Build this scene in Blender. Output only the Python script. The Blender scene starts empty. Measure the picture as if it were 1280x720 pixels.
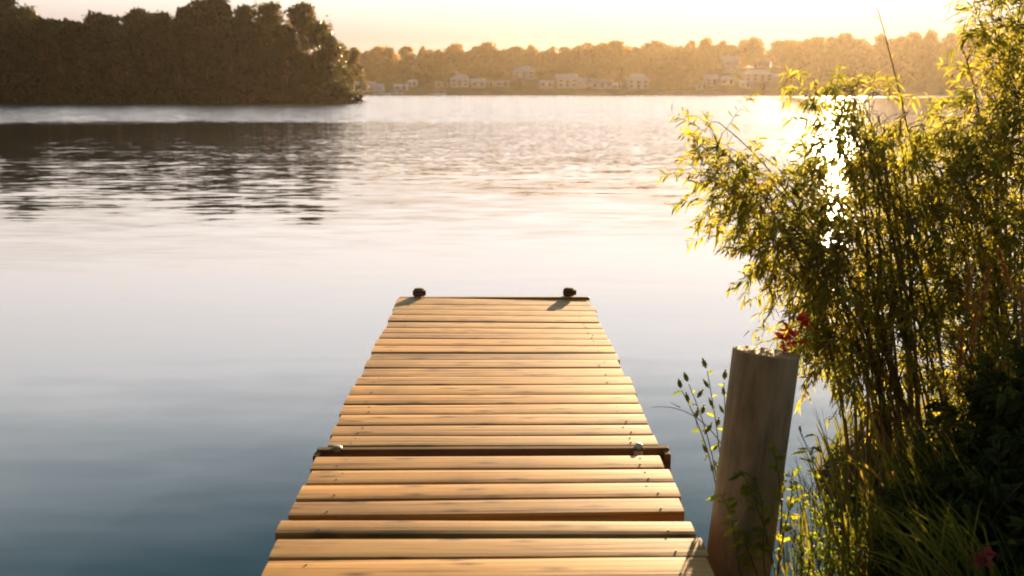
import bpy, math, random
import numpy as np
from mathutils import Vector, noise as mnoise

R = math.radians
rnd = random.Random(7)
rng = np.random.default_rng(11)
S = bpy.context.scene
COL = S.collection

# ------------------------------------------------------------------ camera frame
CZ = 1.75
PITCH = R(11.2)
F = 1244.0
fwd = Vector((0, math.cos(PITCH), -math.sin(PITCH)))
upv = Vector((0, math.sin(PITCH), math.cos(PITCH)))

def ray(px, py):
    return Vector((1, 0, 0)) * (px - 640) + upv * (360 - py) + fwd * F

def at(px, py, d):
    r = ray(px, py)
    return Vector((0, 0, CZ)) + r * (d / r.y)

def onz(px, py, z):
    r = ray(px, py)
    return Vector((0, 0, CZ)) + r * ((z - CZ) / r.z)

SUN_AZ, SUN_EL = R(18.0), R(7.6)
sun_dir = Vector((math.sin(SUN_AZ) * math.cos(SUN_EL), math.cos(SUN_AZ) * math.cos(SUN_EL), math.sin(SUN_EL)))

# ------------------------------------------------------------------ helpers
def tag(o, label=None, cat=None, group=None, kind=None):
    if label: o['label'] = label
    if cat: o['category'] = cat
    if group: o['group'] = group
    if kind: o['kind'] = kind
    return o

def empty(name, loc, label, cat, group=None):
    o = bpy.data.objects.new(name, None)
    o.empty_display_size = 0.1
    COL.objects.link(o)
    o.location = loc
    return tag(o, label, cat, group)

class MB:
    """collects vertices, faces and a per-vertex random value, builds one mesh object"""
    def __init__(self):
        self.v, self.f, self.var, self.n = [], [], [], 0
    def add(self, verts, faces, var=0.5):
        verts = [tuple(p) for p in verts]
        self.v.extend(verts)
        if isinstance(faces, np.ndarray):
            faces = (faces + self.n).tolist()
        else:
            faces = [tuple(i + self.n for i in f) for f in faces]
        self.f.extend(faces)
        if np.isscalar(var):
            self.var.extend([float(var)] * len(verts))
        else:
            self.var.extend([float(x) for x in var])
        self.n += len(verts)
    def box(self, c, s, rz=0.0, var=0.5, bev=0.0):
        cx, cy, cz = c; hx, hy, hz = s[0] / 2, s[1] / 2, s[2] / 2
        ca, sa = math.cos(rz), math.sin(rz)
        if bev <= 0:
            pts = [(x, y, z) for z in (-hz, hz) for x, y in ((-hx, -hy), (hx, -hy), (hx, hy), (-hx, hy))]
            fc = [(3, 2, 1, 0), (4, 5, 6, 7), (0, 1, 5, 4), (1, 2, 6, 5), (2, 3, 7, 6), (3, 0, 4, 7)]
        else:
            b = min(bev, hx * .9, hy * .9, hz * .9)
            pts = []
            for z, q in ((-hz, b), (-hz + b, 0), (hz - b, 0), (hz, b)):
                pts += [(-hx + q, -hy + q, z), (hx - q, -hy + q, z), (hx - q, hy - q, z), (-hx + q, hy - q, z)]
            fc = [(3, 2, 1, 0), (12, 13, 14, 15)]
            for k in range(3):
                for i in range(4):
                    j = (i + 1) % 4
                    fc.append((4 * k + i, 4 * k + j, 4 * k + 4 + j, 4 * k + 4 + i))
        self.add([(cx + x * ca - y * sa, cy + x * sa + y * ca, cz + z) for x, y, z in pts], fc, var)
    def tube(self, pts, r0, r1, n=6, var=0.5, cap=True, wob=0.0):
        pts = [Vector(p) for p in pts]
        rings, m = [], len(pts)
        for i, p in enumerate(pts):
            t = (pts[min(i + 1, m - 1)] - pts[max(i - 1, 0)])
            t = t.normalized() if t.length > 1e-9 else Vector((0, 0, 1))
            a = t.cross(Vector((.31, .87, .2)))
            if a.length < 1e-4: a = t.cross(Vector((1, 0, 0)))
            a.normalize(); b = t.cross(a)
            r = r0 + (r1 - r0) * i / max(1, m - 1)
            for k in range(n):
                an = 2 * math.pi * k / n
                rr = r * (1 + (rnd.uniform(-wob, wob) if wob else 0))
                rings.append(p + a * math.cos(an) * rr + b * math.sin(an) * rr)
        fc = []
        for i in range(m - 1):
            for k in range(n):
                q = (k + 1) % n
                fc.append((i * n + k, i * n + q, (i + 1) * n + q, (i + 1) * n + k))
        if cap:
            fc.append(tuple(range(n - 1, -1, -1)))
            fc.append(tuple((m - 1) * n + k for k in range(n)))
        self.add(rings, fc, var)
    def lathe(self, c, prof, n=14, var=0.5):
        pts, fc = [], []
        for r, z in prof:
            for k in range(n):
                an = 2 * math.pi * k / n
                pts.append((c[0] + r * math.cos(an), c[1] + r * math.sin(an), c[2] + z))
        for i in range(len(prof) - 1):
            for k in range(n):
                q = (k + 1) % n
                fc.append((i * n + k, i * n + q, (i + 1) * n + q, (i + 1) * n + k))
        fc.append(tuple(range(n - 1, -1, -1)))
        fc.append(tuple((len(prof) - 1) * n + k for k in range(n)))
        self.add(pts, fc, var)
    def leaves(self, P, D, L, W, fold=0.25, droop=0.15, up=None, var=None):
        """P, D: (n,3) base points and unit directions; L, W arrays; each leaf a pointed blade folded on its midrib"""
        P = np.asarray(P, float); D = np.asarray(D, float); n = len(P)
        if n == 0: return
        D = D / (np.linalg.norm(D, axis=1, keepdims=True) + 1e-9)
        rr = rng.normal(size=(n, 3))
        if up is not None: rr = rr * 0.55 + np.asarray(up)[None, :]
        Sd = np.cross(D, rr); Sd /= (np.linalg.norm(Sd, axis=1, keepdims=True) + 1e-9)
        Nn = np.cross(Sd, D)
        L = np.broadcast_to(np.asarray(L, float), (n,))[:, None]; W = np.broadcast_to(np.asarray(W, float), (n,))[:, None]
        dn = np.array([[0, 0, -1.0]])
        b = P
        m1 = P + D * L * .33
        m2 = P + D * L * .68 + dn * L * droop * .4
        tip = P + D * L + dn * L * droop
        l1 = m1 + Sd * W * .5 + Nn * W * fold; r1 = m1 - Sd * W * .5 + Nn * W * fold
        l2 = m2 + Sd * W * .38 + Nn * W * fold; r2 = m2 - Sd * W * .38 + Nn * W * fold
        V = np.stack([b, l1, m1, r1, l2, m2, r2, tip], axis=1).reshape(-1, 3)
        base = (np.arange(n) * 8)[:, None]
        tris = [(0, 2, 1), (0, 3, 2), (4, 5, 7), (5, 6, 7)]
        quads = [(1, 2, 5, 4), (2, 3, 6, 5)]
        if var is None: var = rng.random(n)
        off = self.n
        self.v.extend(map(tuple, V.tolist()))
        for t in tris + quads:
            self.f.extend(map(tuple, (base + np.array(t)[None, :] + off).tolist()))
        self.var.extend(np.repeat(var, 8).tolist())
        self.n += len(V)
    def clumps(self, P, size, var=None, flat=0.0):
        """leaf clumps for distant crowns: bent, irregular rhombs of random orientation"""
        P = np.asarray(P, float); n = len(P)
        a = rng.normal(size=(n, 3)); a /= np.linalg.norm(a, axis=1, keepdims=True)
        b = np.cross(a, rng.normal(size=(n, 3))); b /= np.linalg.norm(b, axis=1, keepdims=True)
        c = np.cross(a, b)
        s = (np.asarray(size) * rng.uniform(.5, 1.4, n))[:, None]
        k = rng.uniform(.3, .8, (n, 1))
        V = np.stack([P - a * s, P + b * s * k + c * s * .25, P + a * s * rng.uniform(.6, 1.2, (n, 1)), P - b * s * k + c * s * .25], axis=1).reshape(-1, 3)
        base = (np.arange(n) * 4)[:, None]
        if var is None: var = rng.random(n)
        off = self.n
        self.v.extend(map(tuple, V.tolist()))
        self.f.extend(map(tuple, (base + np.array((0, 1, 2))[None] + off).tolist()))
        self.f.extend(map(tuple, (base + np.array((0, 2, 3))[None] + off).tolist()))
        self.var.extend(np.repeat(var, 4).tolist())
        self.n += len(V)
    def mesh(self, name, mat, smooth=False):
        me = bpy.data.meshes.new(name)
        me.from_pydata(self.v, [], self.f)
        at_ = me.attributes.new('var', 'FLOAT', 'POINT')
        at_.data.foreach_set('value', np.asarray(self.var, dtype=np.float32))
        if smooth: me.polygons.foreach_set('use_smooth', [True] * len(me.polygons))
        me.materials.append(mat)
        me.update()
        return me
    def build(self, name, mat, parent=None, smooth=False, label=None):
        o = bpy.data.objects.new(name, self.mesh(name, mat, smooth))
        COL.objects.link(o)
        if parent is not None: o.parent = parent
        if label: o['label'] = label
        return o

def bez(a, b, c, d, n):
    a, b, c, d = map(Vector, (a, b, c, d)); out = []
    for i in range(n + 1):
        t = i / n; u = 1 - t
        out.append(a * u**3 + b * 3 * u * u * t + c * 3 * u * t * t + d * t**3)
    return out

def copy_thing(o, loc, rz, sc, label=None):
    c = o.copy(); COL.objects.link(c)
    c.location = loc; c.rotation_euler = (0, 0, rz); c.scale = sc
    if label: c['label'] = label
    for ch in o.children:
        d = ch.copy(); COL.objects.link(d); d.parent = c
    return c

# ------------------------------------------------------------------ materials
class NT:
    def __init__(self, name):
        self.m = bpy.data.materials.new(name); self.m.use_nodes = True
        self.t = self.m.node_tree; self.t.nodes.clear()
        self.out = self.t.nodes.new('ShaderNodeOutputMaterial')
    def n(self, typ, **kw):
        nd = self.t.nodes.new(typ)
        for k, v in kw.items():
            if k.startswith('i_'):
                key = k[2:]
                key = int(key) if key.isdigit() else key.replace('_', ' ')
                nd.inputs[key].default_value = v
            else: setattr(nd, k, v)
        return nd
    def l(self, a, b): self.t.links.new(a, b)
    def math(self, op, a, b=None, clamp=False):
        nd = self.t.nodes.new('ShaderNodeMath'); nd.operation = op; nd.use_clamp = clamp
        for i, x in enumerate((a, b)):
            if x is None: continue
            if isinstance(x, (int, float)): nd.inputs[i].default_value = x
            else: self.l(x, nd.inputs[i])
        return nd.outputs[0]
    def ramp(self, fac, stops, interp='LINEAR'):
        nd = self.t.nodes.new('ShaderNodeValToRGB'); nd.color_ramp.interpolation = interp
        el = nd.color_ramp.elements
        while len(el) < len(stops): el.new(0.5)
        for e, (p, c) in zip(el, stops):
            e.position = p; e.color = (*c, 1) if len(c) == 3 else c
        self.l(fac, nd.inputs[0]); return nd.outputs[0]
    def mix(self, fac, a, b, mode='MIX'):
        nd = self.t.nodes.new('ShaderNodeMix'); nd.data_type = 'RGBA'; nd.blend_type = mode
        for sock, x in ((nd.inputs[0], fac), (nd.inputs[6], a), (nd.inputs[7], b)):
            if isinstance(x, (int, float)): sock.default_value = x
            elif isinstance(x, tuple): sock.default_value = (*x, 1)
            else: self.l(x, sock)
        return nd.outputs[2]
    def coords(self, kind='Object', scale=(1, 1, 1)):
        tc = self.n('ShaderNodeTexCoord'); mp = self.n('ShaderNodeMapping')
        mp.inputs['Scale'].default_value = scale
        self.l(tc.outputs[kind], mp.inputs['Vector']); return mp.outputs[0]
    def noise(self, vec, scale=1, detail=4, rough=.55):
        nd = self.n('ShaderNodeTexNoise'); nd.inputs['Scale'].default_value = scale
        nd.inputs['Detail'].default_value = detail; nd.inputs['Roughness'].default_value = rough
        if vec is not None: self.l(vec, nd.inputs['Vector'])
        return nd
    def attr(self):
        nd = self.n('ShaderNodeAttribute'); nd.attribute_name = 'var'; return nd.outputs['Fac']
    def pbr(self, color, rough=.7, spec=.3, bump=None, bs=.3, bd=.01):
        p = self.n('ShaderNodeBsdfPrincipled')
        if isinstance(color, tuple): p.inputs['Base Color'].default_value = (*color, 1)
        else: self.l(color, p.inputs['Base Color'])
        if isinstance(rough, (int, float)): p.inputs['Roughness'].default_value = rough
        else: self.l(rough, p.inputs['Roughness'])
        p.inputs['Specular IOR Level'].default_value = spec
        if bump is not None:
            b = self.n('ShaderNodeBump'); b.inputs['Strength'].default_value = bs; b.inputs['Distance'].default_value = bd
            self.l(bump, b.inputs['Height']); self.l(b.outputs[0], p.inputs['Normal'])
        self.l(p.outputs[0], self.out.inputs['Surface'])
        return p

def wood_mat(name, dark, mid, light, rough=.55, spec=.4):
    t = NT(name)
    tc = t.n('ShaderNodeTexCoord'); v = t.attr()
    off = t.n('ShaderNodeCombineXYZ')
    t.l(t.math('MULTIPLY', v, 37.0), off.inputs[0]); t.l(t.math('MULTIPLY', v, 91.0), off.inputs[1]); t.l(t.math('MULTIPLY', v, 53.0), off.inputs[2])
    add = t.n('ShaderNodeVectorMath', operation='ADD'); t.l(tc.outputs['Object'], add.inputs[0]); t.l(off.outputs[0], add.inputs[1])
    mp = t.n('ShaderNodeMapping'); mp.inputs['Scale'].default_value = (1.1, 34, 34); t.l(add.outputs[0], mp.inputs[0])
    n1 = t.noise(mp.outputs[0], 1.0, 6, .6)
    n1.inputs['Distortion'].default_value = .6
    n2 = t.noise(add.outputs[0], 2.3, 4, .6)
    mp3 = t.n('ShaderNodeMapping'); mp3.inputs['Scale'].default_value = (2.6, 11, 1); t.l(add.outputs[0], mp3.inputs[0])
    vo = t.n('ShaderNodeTexVoronoi'); vo.voronoi_dimensions = '2D'; vo.inputs['Scale'].default_value = 1.0; t.l(mp3.outputs[0], vo.inputs['Vector'])
    c = t.ramp(n1.outputs[0], [(.33, dark), (.46, mid), (.70, light)])
    c = t.mix(t.math('MULTIPLY', t.math('SUBTRACT', n2.outputs[0], .46, True), 2.2, True), c, tuple(x * .9 for x in dark))
    tone = t.ramp(v, [(0, (.62, .58, .50)), (.25, (1, .95, .84)), (.5, (.78, .79, .76)), (.75, (1.0, .94, .80)), (1, (1.12, 1.02, .86))])
    c = t.mix(1.0, c, tone, 'MULTIPLY')
    knot = t.math('SUBTRACT', 1.0, t.math('MULTIPLY', vo.outputs['Distance'], 6.0), True)
    c = t.mix(t.math('MULTIPLY', knot, .9), c, tuple(x * .25 for x in dark))
    t.pbr(c, rough, spec, n1.outputs[0], .35, .004)
    return t.m

M_deck = wood_mat('weathered_deck_wood', (.135, .060, .015), (.42, .230, .074), (.58, .345, .125), .65, .12)
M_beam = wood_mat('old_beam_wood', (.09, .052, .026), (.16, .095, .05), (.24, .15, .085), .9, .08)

def metal_mat(name, col, rough=.5, metal=.7):
    t = NT(name); n = t.noise(t.coords('Object', (1, 1, 1)), 60, 4)
    c = t.mix(t.math('SUBTRACT', n.outputs[0], .35, True), tuple(col), tuple(x * .45 for x in col))
    p = t.pbr(c, rough, .5, n.outputs[0], .2, .002); p.inputs['Metallic'].default_value = metal
    return t.m
M_steel = metal_mat('galvanised_steel', (.45, .43, .40))
M_rust = metal_mat('dull_bolt_metal', (.20, .19, .13), .6, .4)

# post
t = NT('post_side_wood')
cv = t.coords('Object', (24, 24, 4.5))
n1 = t.noise(cv, 1, 7, .65); n2 = t.noise(t.coords('Object'), 5, 4)
c = t.ramp(n1.outputs[0], [(.25, (.16, .112, .058)), (.5, (.30, .222, .122)), (.75, (.40, .305, .175))])
c = t.mix(t.math('MULTIPLY', t.math('SUBTRACT', n2.outputs[0], .45, True), 1.8, True), c, (.11, .105, .055))
t.pbr(c, .85, .2, n1.outputs[0], .8, .012)
M_post = t.m
t = NT('post_cut_wood')
cv = t.coords('Object')
w = t.n('ShaderNodeTexWave', wave_type='RINGS', rings_direction='Z'); w.inputs['Scale'].default_value = 22; w.inputs['Distortion'].default_value = 3.5; w.inputs['Detail'].default_value = 3
t.l(cv, w.inputs['Vector']); n2 = t.noise(cv, 18, 4)
c = t.ramp(w.outputs[1], [(0, (.27, .17, .085)), (1, (.42, .27, .14))])
c = t.mix(t.math('MULTIPLY', t.math('SUBTRACT', n2.outputs[0], .48, True), 2.5, True), c, (.09, .06, .04))
t.pbr(c, .85, .08, n2.outputs[0], .15, .002)
M_cut = t.m

def leaf_mat(name, stops, trans_gain=(1.9, 1.75, .8), tw=.55, rough=.45, spec=.35):
    t = NT(name); v = t.attr()
    c = t.ramp(v, stops)
    p = t.n('ShaderNodeBsdfPrincipled'); t.l(c, p.inputs['Base Color']); p.inputs['Roughness'].default_value = rough; p.inputs['Specular IOR Level'].default_value = spec
    tr = t.n('ShaderNodeBsdfTranslucent'); t.l(t.mix(1.0, c, trans_gain, 'MULTIPLY'), tr.inputs['Color'])
    mx = t.n('ShaderNodeMixShader'); mx.inputs[0].default_value = tw
    t.l(p.outputs[0], mx.inputs[1]); t.l(tr.outputs[0], mx.inputs[2]); t.l(mx.outputs[0], t.out.inputs['Surface'])
    return t.m
M_willow = leaf_mat('narrow_leaf_green', [(0, (.055, .068, .016)), (.45, (.115, .122, .026)), (.8, (.19, .172, .036)), (1, (.28, .21, .06))], (2.5, 2.25, 1.0), .66, .5, .15)
M_weed = leaf_mat('weed_green', [(0, (.05, .075, .015)), (.6, (.12, .15, .025)), (1, (.24, .24, .04))], (2.2, 2.1, .6), .55, .6, .1)
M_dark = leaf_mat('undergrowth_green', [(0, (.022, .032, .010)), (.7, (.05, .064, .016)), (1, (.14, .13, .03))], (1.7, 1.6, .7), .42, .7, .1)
M_red = leaf_mat('autumn_red_leaf', [(0, (.28, .026, .010)), (.6, (.44, .06, .018)), (1, (.52, .12, .03))], (1.8, 1.3, .6), .5)
M_pink = leaf_mat('rose_petal', [(0, (.24, .03, .035)), (1, (.34, .065, .06))], (1.3, 1.0, 1.0), .4)
M_plume = leaf_mat('dry_plume', [(0, (.30, .18, .06)), (.6, (.46, .29, .10)), (1, (.60, .42, .19))], (1.6, 1.4, .8), .6, .7, .1)  # brightened colour stands in for sunlight that the tall shrub blocks
M_grass = leaf_mat('grass_blade', [(0, (.05, .07, .016)), (.6, (.12, .13, .025)), (1, (.20, .155, .05))], (1.6, 1.45, .6), .4, .6, .12)
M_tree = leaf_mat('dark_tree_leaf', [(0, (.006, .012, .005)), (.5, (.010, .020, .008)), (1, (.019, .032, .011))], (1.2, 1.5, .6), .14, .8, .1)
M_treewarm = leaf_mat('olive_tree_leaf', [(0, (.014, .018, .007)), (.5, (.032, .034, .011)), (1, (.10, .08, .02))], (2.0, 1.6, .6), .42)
M_far = leaf_mat('hill_tree_leaf', [(0, (.10, .070, .019)), (.5, (.165, .112, .030)), (1, (.25, .165, .048))], (2.0, 1.5, .7), .5)  # golden glare over the far shore is mixed into this leaf colour

t = NT('stem_bark'); n = t.noise(t.coords('Object', (30, 30, 6)), 1, 4)
t.pbr(t.ramp(n.outputs[0], [(.3, (.06, .045, .022)), (.7, (.17, .13, .06))]), .8, .2)
M_stem = t.m
t = NT('trunk_bark'); n = t.noise(t.coords('Object', (8, 8, 1.2)), 1, 5)
t.pbr(t.ramp(n.outputs[0], [(.3, (.03, .022, .015)), (.7, (.11, .085, .06))]), .9, .2)
M_trunk = t.m

t = NT('bank_soil'); cv = t.coords('Object'); n = t.noise(cv, 6, 8, .65); n2 = t.noise(cv, 1.1, 4)
c = t.ramp(n.outputs[0], [(.3, (.018, .013, .008)), (.6, (.05, .037, .022)), (.8, (.085, .065, .04))])
c = t.mix(t.math('MULTIPLY', t.math('SUBTRACT', n2.outputs[0], .45, True), 3, True), c, (.03, .036, .012))
t.pbr(c, .95, .15, n.outputs[0], .8, .05)
M_soil = t.m
t = NT('hill_ground'); cv = t.coords('Object'); n = t.noise(cv, .12, 6, .6)
t.pbr(t.ramp(n.outputs[0], [(.3, (.05, .05, .018)), (.55, (.10, .085, .035)), (.75, (.17, .13, .075))]), .95, .1)
M_hill = t.m
t = NT('lake_mud'); n = t.noise(t.coords('Object'), .4, 5)
t.pbr(t.ramp(n.outputs[0], [(.3, (.03, .028, .02)), (.7, (.07, .06, .04))]), .95, .1)
M_mud = t.m

# water: a real sheet whose ripple normals come from noise; wind streaks make some patches rougher
t = NT('lake_water')
geo = t.n('ShaderNodeNewGeometry')
sep = t.n('ShaderNodeSeparateXYZ'); t.l(geo.outputs['Position'], sep.inputs[0])
def wn(scale, sx, sy, detail=3, rough=.5):
    mp = t.n('ShaderNodeMapping'); mp.inputs['Scale'].default_value = (sx, sy, 1); t.l(geo.outputs['Position'], mp.inputs[0])
    return t.noise(mp.outputs[0], scale, detail, rough)
def slope(nd, kx, ky):
    s = t.n('ShaderNodeVectorMath', operation='SUBTRACT'); t.l(nd.outputs['Color'], s.inputs[0]); s.inputs[1].default_value = (.5, .5, .5)
    m = t.n('ShaderNodeVectorMath', operation='MULTIPLY'); t.l(s.outputs[0], m.inputs[0]); m.inputs[1].default_value = (kx, ky, 0)
    return m.outputs[0]
def scale_v(v, f):
    m = t.n('ShaderNodeVectorMath', operation='SCALE'); t.l(v, m.inputs[0])
    if isinstance(f, (int, float)): m.inputs['Scale'].default_value = f
    else: t.l(f, m.inputs['Scale'])
    return m.outputs[0]
def addv(a, b):
    m = t.n('ShaderNodeVectorMath', operation='ADD'); t.l(a, m.inputs[0]); t.l(b, m.inputs[1]); return m.outputs[0]
def sstep(x, a, b):
    nd = t.n('ShaderNodeMapRange', interpolation_type='SMOOTHSTEP'); nd.inputs['From Min'].default_value = a; nd.inputs['From Max'].default_value = b
    t.l(x, nd.inputs['Value']); return nd.outputs[0]
near_f = t.math('ADD', .45, t.math('MULTIPLY', sstep(sep.outputs[1], 8, 26), .55))
broad = scale_v(slope(wn(1.0, .35, 1.1, 2), .03, .055), near_f)
fine = slope(wn(1.0, 1.6, 5.5, 3), .035, .07)
chop = slope(wn(1.0, 1.3, 4.0, 3, .6), .5, .9)
wob = wn(1.0, .012, .05, 3)
ywob = t.math('ADD', sep.outputs[1], t.math('MULTIPLY', t.math('SUBTRACT', wob.outputs[0], .5), 34))
windy = sstep(ywob, 50, 60)
calm_right = t.math('MULTIPLY', sstep(t.math('SUBTRACT', sep.outputs[0], t.math('MULTIPLY', ywob, .25)), -1, 6), t.math('SUBTRACT', 1.0, sstep(sep.outputs[1], 230, 330)))
windy = t.math('MULTIPLY', windy, t.math('SUBTRACT', 1.0, t.math('MULTIPLY', calm_right, .86)))
strk = wn(1.0, .05, .55, 4, .6)
streak = t.math('MULTIPLY', sstep(strk.outputs[0], .52, .66), sstep(sep.outputs[1], 10, 22))
fine = scale_v(fine, t.math('MULTIPLY', near_f, t.math('ADD', 1.0, t.math('MULTIPLY', sstep(sep.outputs[1], 14, 26), .5))))
mid_f = t.math('MULTIPLY', t.math('MULTIPLY', sstep(ywob, 7, 14), t.math('SUBTRACT', 1.0, sstep(ywob, 22, 34))), .11)
open_f = t.math('MULTIPLY', t.math('MULTIPLY', sstep(t.math('ADD', sep.outputs[0], t.math('MULTIPLY', sep.outputs[1], .155)), -14, 16), sstep(sep.outputs[1], 12, 34)), 1.0)
open_f = t.math('MULTIPLY', open_f, t.math('SUBTRACT', 1.0, t.math('MULTIPLY', calm_right, .8)))
windy = t.math('MAXIMUM', windy, t.math('MAXIMUM', mid_f, t.math('MULTIPLY', open_f, .10)))
ripplet = scale_v(slope(wn(1.0, 5.0, 13.0, 2), .34, .62), open_f)
tot = addv(addv(addv(broad, ripplet), fine), addv(scale_v(chop, windy), scale_v(chop, t.math('MULTIPLY', streak, .12))))
cmb = t.n('ShaderNodeCombineXYZ'); cmb.inputs[2].default_value = 1.0
nrm = t.n('ShaderNodeVectorMath', operation='NORMALIZE'); t.l(addv(tot, cmb.outputs[0]), nrm.inputs[0])
pw = t.n('ShaderNodeBsdfPrincipled')
pw.inputs['Base Color'].default_value = (.007, .016, .020, 1)
t.l(t.math('ADD', .035, t.math('MAXIMUM', t.math('MULTIPLY', windy, .12), t.math('MULTIPLY', open_f, .10))), pw.inputs['Roughness'])
pw.inputs['IOR'].default_value = 1.36
t.l(nrm.outputs[0], pw.inputs['Normal'])
t.l(pw.outputs[0], t.out.inputs['Surface'])
M_water = t.m

def plain_mat(name, a, b, scale=3, rough=.8, spec=.2):
    t = NT(name); n = t.noise(t.coords('Object'), scale, 5)
    t.pbr(t.ramp(n.outputs[0], [(.3, a), (.7, b)]), rough, spec); return t.m
M_siding = [plain_mat('pale_siding', (.76, .74, .75), (.84, .82, .83), 2), plain_mat('grey_siding', (.56, .54, .60), (.66, .64, .70), 2), plain_mat('tan_siding', (.48, .41, .34), (.58, .50, .42), 2)]
M_roof = [plain_mat('grey_shingle', (.20, .19, .20), (.30, .29, .30), 4), plain_mat('pale_shingle', (.46, .45, .47), (.56, .55, .57), 4), plain_mat('brown_shingle', (.17, .12, .09), (.26, .19, .15), 4)]
M_brick = plain_mat('chimney_brick', (.22, .12, .09), (.34, .20, .15), 9)
t = NT('dark_window_glass'); t.pbr((.03, .035, .04), .08, .6); M_glass = t.m
M_white = plain_mat('white_trim_paint', (.74, .73, .71), (.82, .81, .79), 3, .4, .4)
M_wallstone = plain_mat('shore_stone', (.22, .19, .17), (.42, .37, .33), 1.2)

# ------------------------------------------------------------------ setting: lake bed, water, bank, wooded point, hills
def sheet(name, x0, x1, y0, y1, z, mat):
    m = MB(); m.add([(x0, y0, z), (x1, y0, z), (x1, y1, z), (x0, y1, z)], [(0, 1, 2, 3)])
    o = m.build(name, mat); return tag(o, kind='structure')
sheet('lake_bed', -700, 700, -120, 1000, -2.2, M_mud)
sheet('water', -690, 690, -110, 990, 0.0, M_water)

def grid(name, xs, ys, hf, mat):
    m = MB(); pts = [(x, y, hf(x, y)) for y in ys for x in xs]; nx = len(xs); fc = []
    for j in range(len(ys) - 1):
        for i in range(nx - 1):
            fc.append((j * nx + i, j * nx + i + 1, (j + 1) * nx + i + 1, (j + 1) * nx + i))
    m.add(pts, fc); o = m.build(name, mat, smooth=True); return tag(o, kind='structure')

def nz(x, y, s=1.0, seed=0.0):
    return mnoise.noise(Vector((x * s, y * s, seed)))
def smooth(a, b, x):
    u = max(0.0, min(1.0, (x - a) / (b - a))); return u * u * (3 - 2 * u)

def bank_h(x, y):
    # the shore the dock starts from: behind the camera, and a spit of bank along the right of it
    edge = 1.12 + .10 * math.sin(y * 2.1) + .18 * nz(x, y, .8, 3) + .22 * max(0, y - 4.2)**1.5
    lim = 4.75 + .45 * (x - 1.6)
    right = smooth(edge - .30, edge + .55, x) * smooth(lim + .5, lim - .5, y)
    back = smooth(.6, -1.4, y)
    h = -.55 + 1.0 * max(right * .82, back)
    return h + .05 * nz(x, y, 2.5, 5) + .35 * smooth(2, 7, x) * right
xs = [-14 + i * .9 for i in range(16)] + [.2 + i * .14 for i in range(26)] + [4 + i * .8 for i in range(18)]
ys = [-12 + i * .9 for i in range(15)] + [1.2 + i * .15 for i in range(50)] + [9 + i for i in range(3)]
grid('lake_bank', xs, ys, bank_h, M_soil)

def point_h(x, y):
    d = min(y - 146 - 1.2 * nz(x, 0, .12, 2), (-31 - x) * .9 + 1.0 * nz(0, y, .2, 8), 216 - y)
    return -1.2 + 3.2 * smooth(-3.0, 9.0, d) + .25 * nz(x, y, .25, 1)
grid('wooded_point_ground', [-150 + i * 3.0 for i in range(46)], [138 + i * 2.5 for i in range(36)], point_h, M_soil)

def hill_h(x, y):
    k = .84 + .0013 * (x + 70)
    s = 435 + 2.0 * nz(x, 0, .04, 4)
    d = y - s
    return -.8 + (.9 if d > 0 else .9 * smooth(-4, 0, d)) + k * (.205 * max(0, min(d, 58))) + .5 * nz(x, y, .05, 7) * smooth(2, 30, d)
grid('far_hills', [-200 + i * 8 for i in range(80)], [424 + i * 4 for i in range(36)], hill_h, M_hill)

# ------------------------------------------------------------------ dock
DZ, NZ = .38, .378
ROT = R(.85)                # the dock runs a touch left of straight ahead
dock = empty('dock', (-.022, 0, 0), 'narrow weathered plank dock running straight out over the lake, in two sections', 'dock')
dock.rotation_euler = (0, 0, ROT)

def dd(py, z): return onz(620, py, z).y
def plank(mb, y0, y1, half, z, yaw=0.0, x_off=0.0, droll=0.0, cr=(.0008, .0024)):
    w = y1 - y0; yc = (y0 + y1) / 2
    crown = rnd.uniform(*cr); th = .036
    hl = half + rnd.uniform(-.012, .012); hr = half + rnd.uniform(-.012, .012)
    dz = rnd.uniform(-.0025, .0025); var = rnd.random(); sd = rnd.uniform(0, 99)
    prof = [(-.5, -th), (-.5, -.010), (-.485, -.0035), (-.47, -.0008), (-.3, 0), (-.1, 0), (.1, 0), (.3, 0), (.47, -.0008), (.485, -.0035), (.5, -.010), (.5, -th)]
    nseg = 16; pts, fc = [], []; n = len(prof)
    for i in range(nseg + 1):
        t_ = i / nseg; x = -hl + (hl + hr) * t_ + x_off
        for u, pz in prof:
            e = .0026 * nz(x * 1.7, sd + u * 4, 1.3)
            pts.append((x, yc + u * w + x * math.tan(yaw) + e, z + dz + droll * x + pz - (crown * (2 * u)**2 if pz > -.02 else 0) + .0016 * nz(x * 1.1, sd + 40, 1.0)))
    for i in range(nseg):
        for k in range(n):
            q = (k + 1) % n
            fc.append((i * n + k, (i + 1) * n + k, (i + 1) * n + q, i * n + q))
    fc.append(tuple(range(n))); fc.append(tuple(nseg * n + k for k in range(n - 1, -1, -1)))
    mb.add(pts, fc, var)
    for sx in (-1, 1):
        for u in (-.24, .24):
            if rnd.random() < .35: continue
            xn = sx * (half - .10) + rnd.uniform(-.02, .02); yn_ = yc + u * w + xn * math.tan(yaw); zn = z + dz + droll * xn - crown * (2 * u)**2 + .0004
            rr = .0034
            nails.append([(xn + rr * math.cos(a_ * math.pi / 4), yn_ + rr * math.sin(a_ * math.pi / 4), zn + (.0016 if k_ else -.003)) for k_ in (0, 1) for a_ in range(8)])

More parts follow.
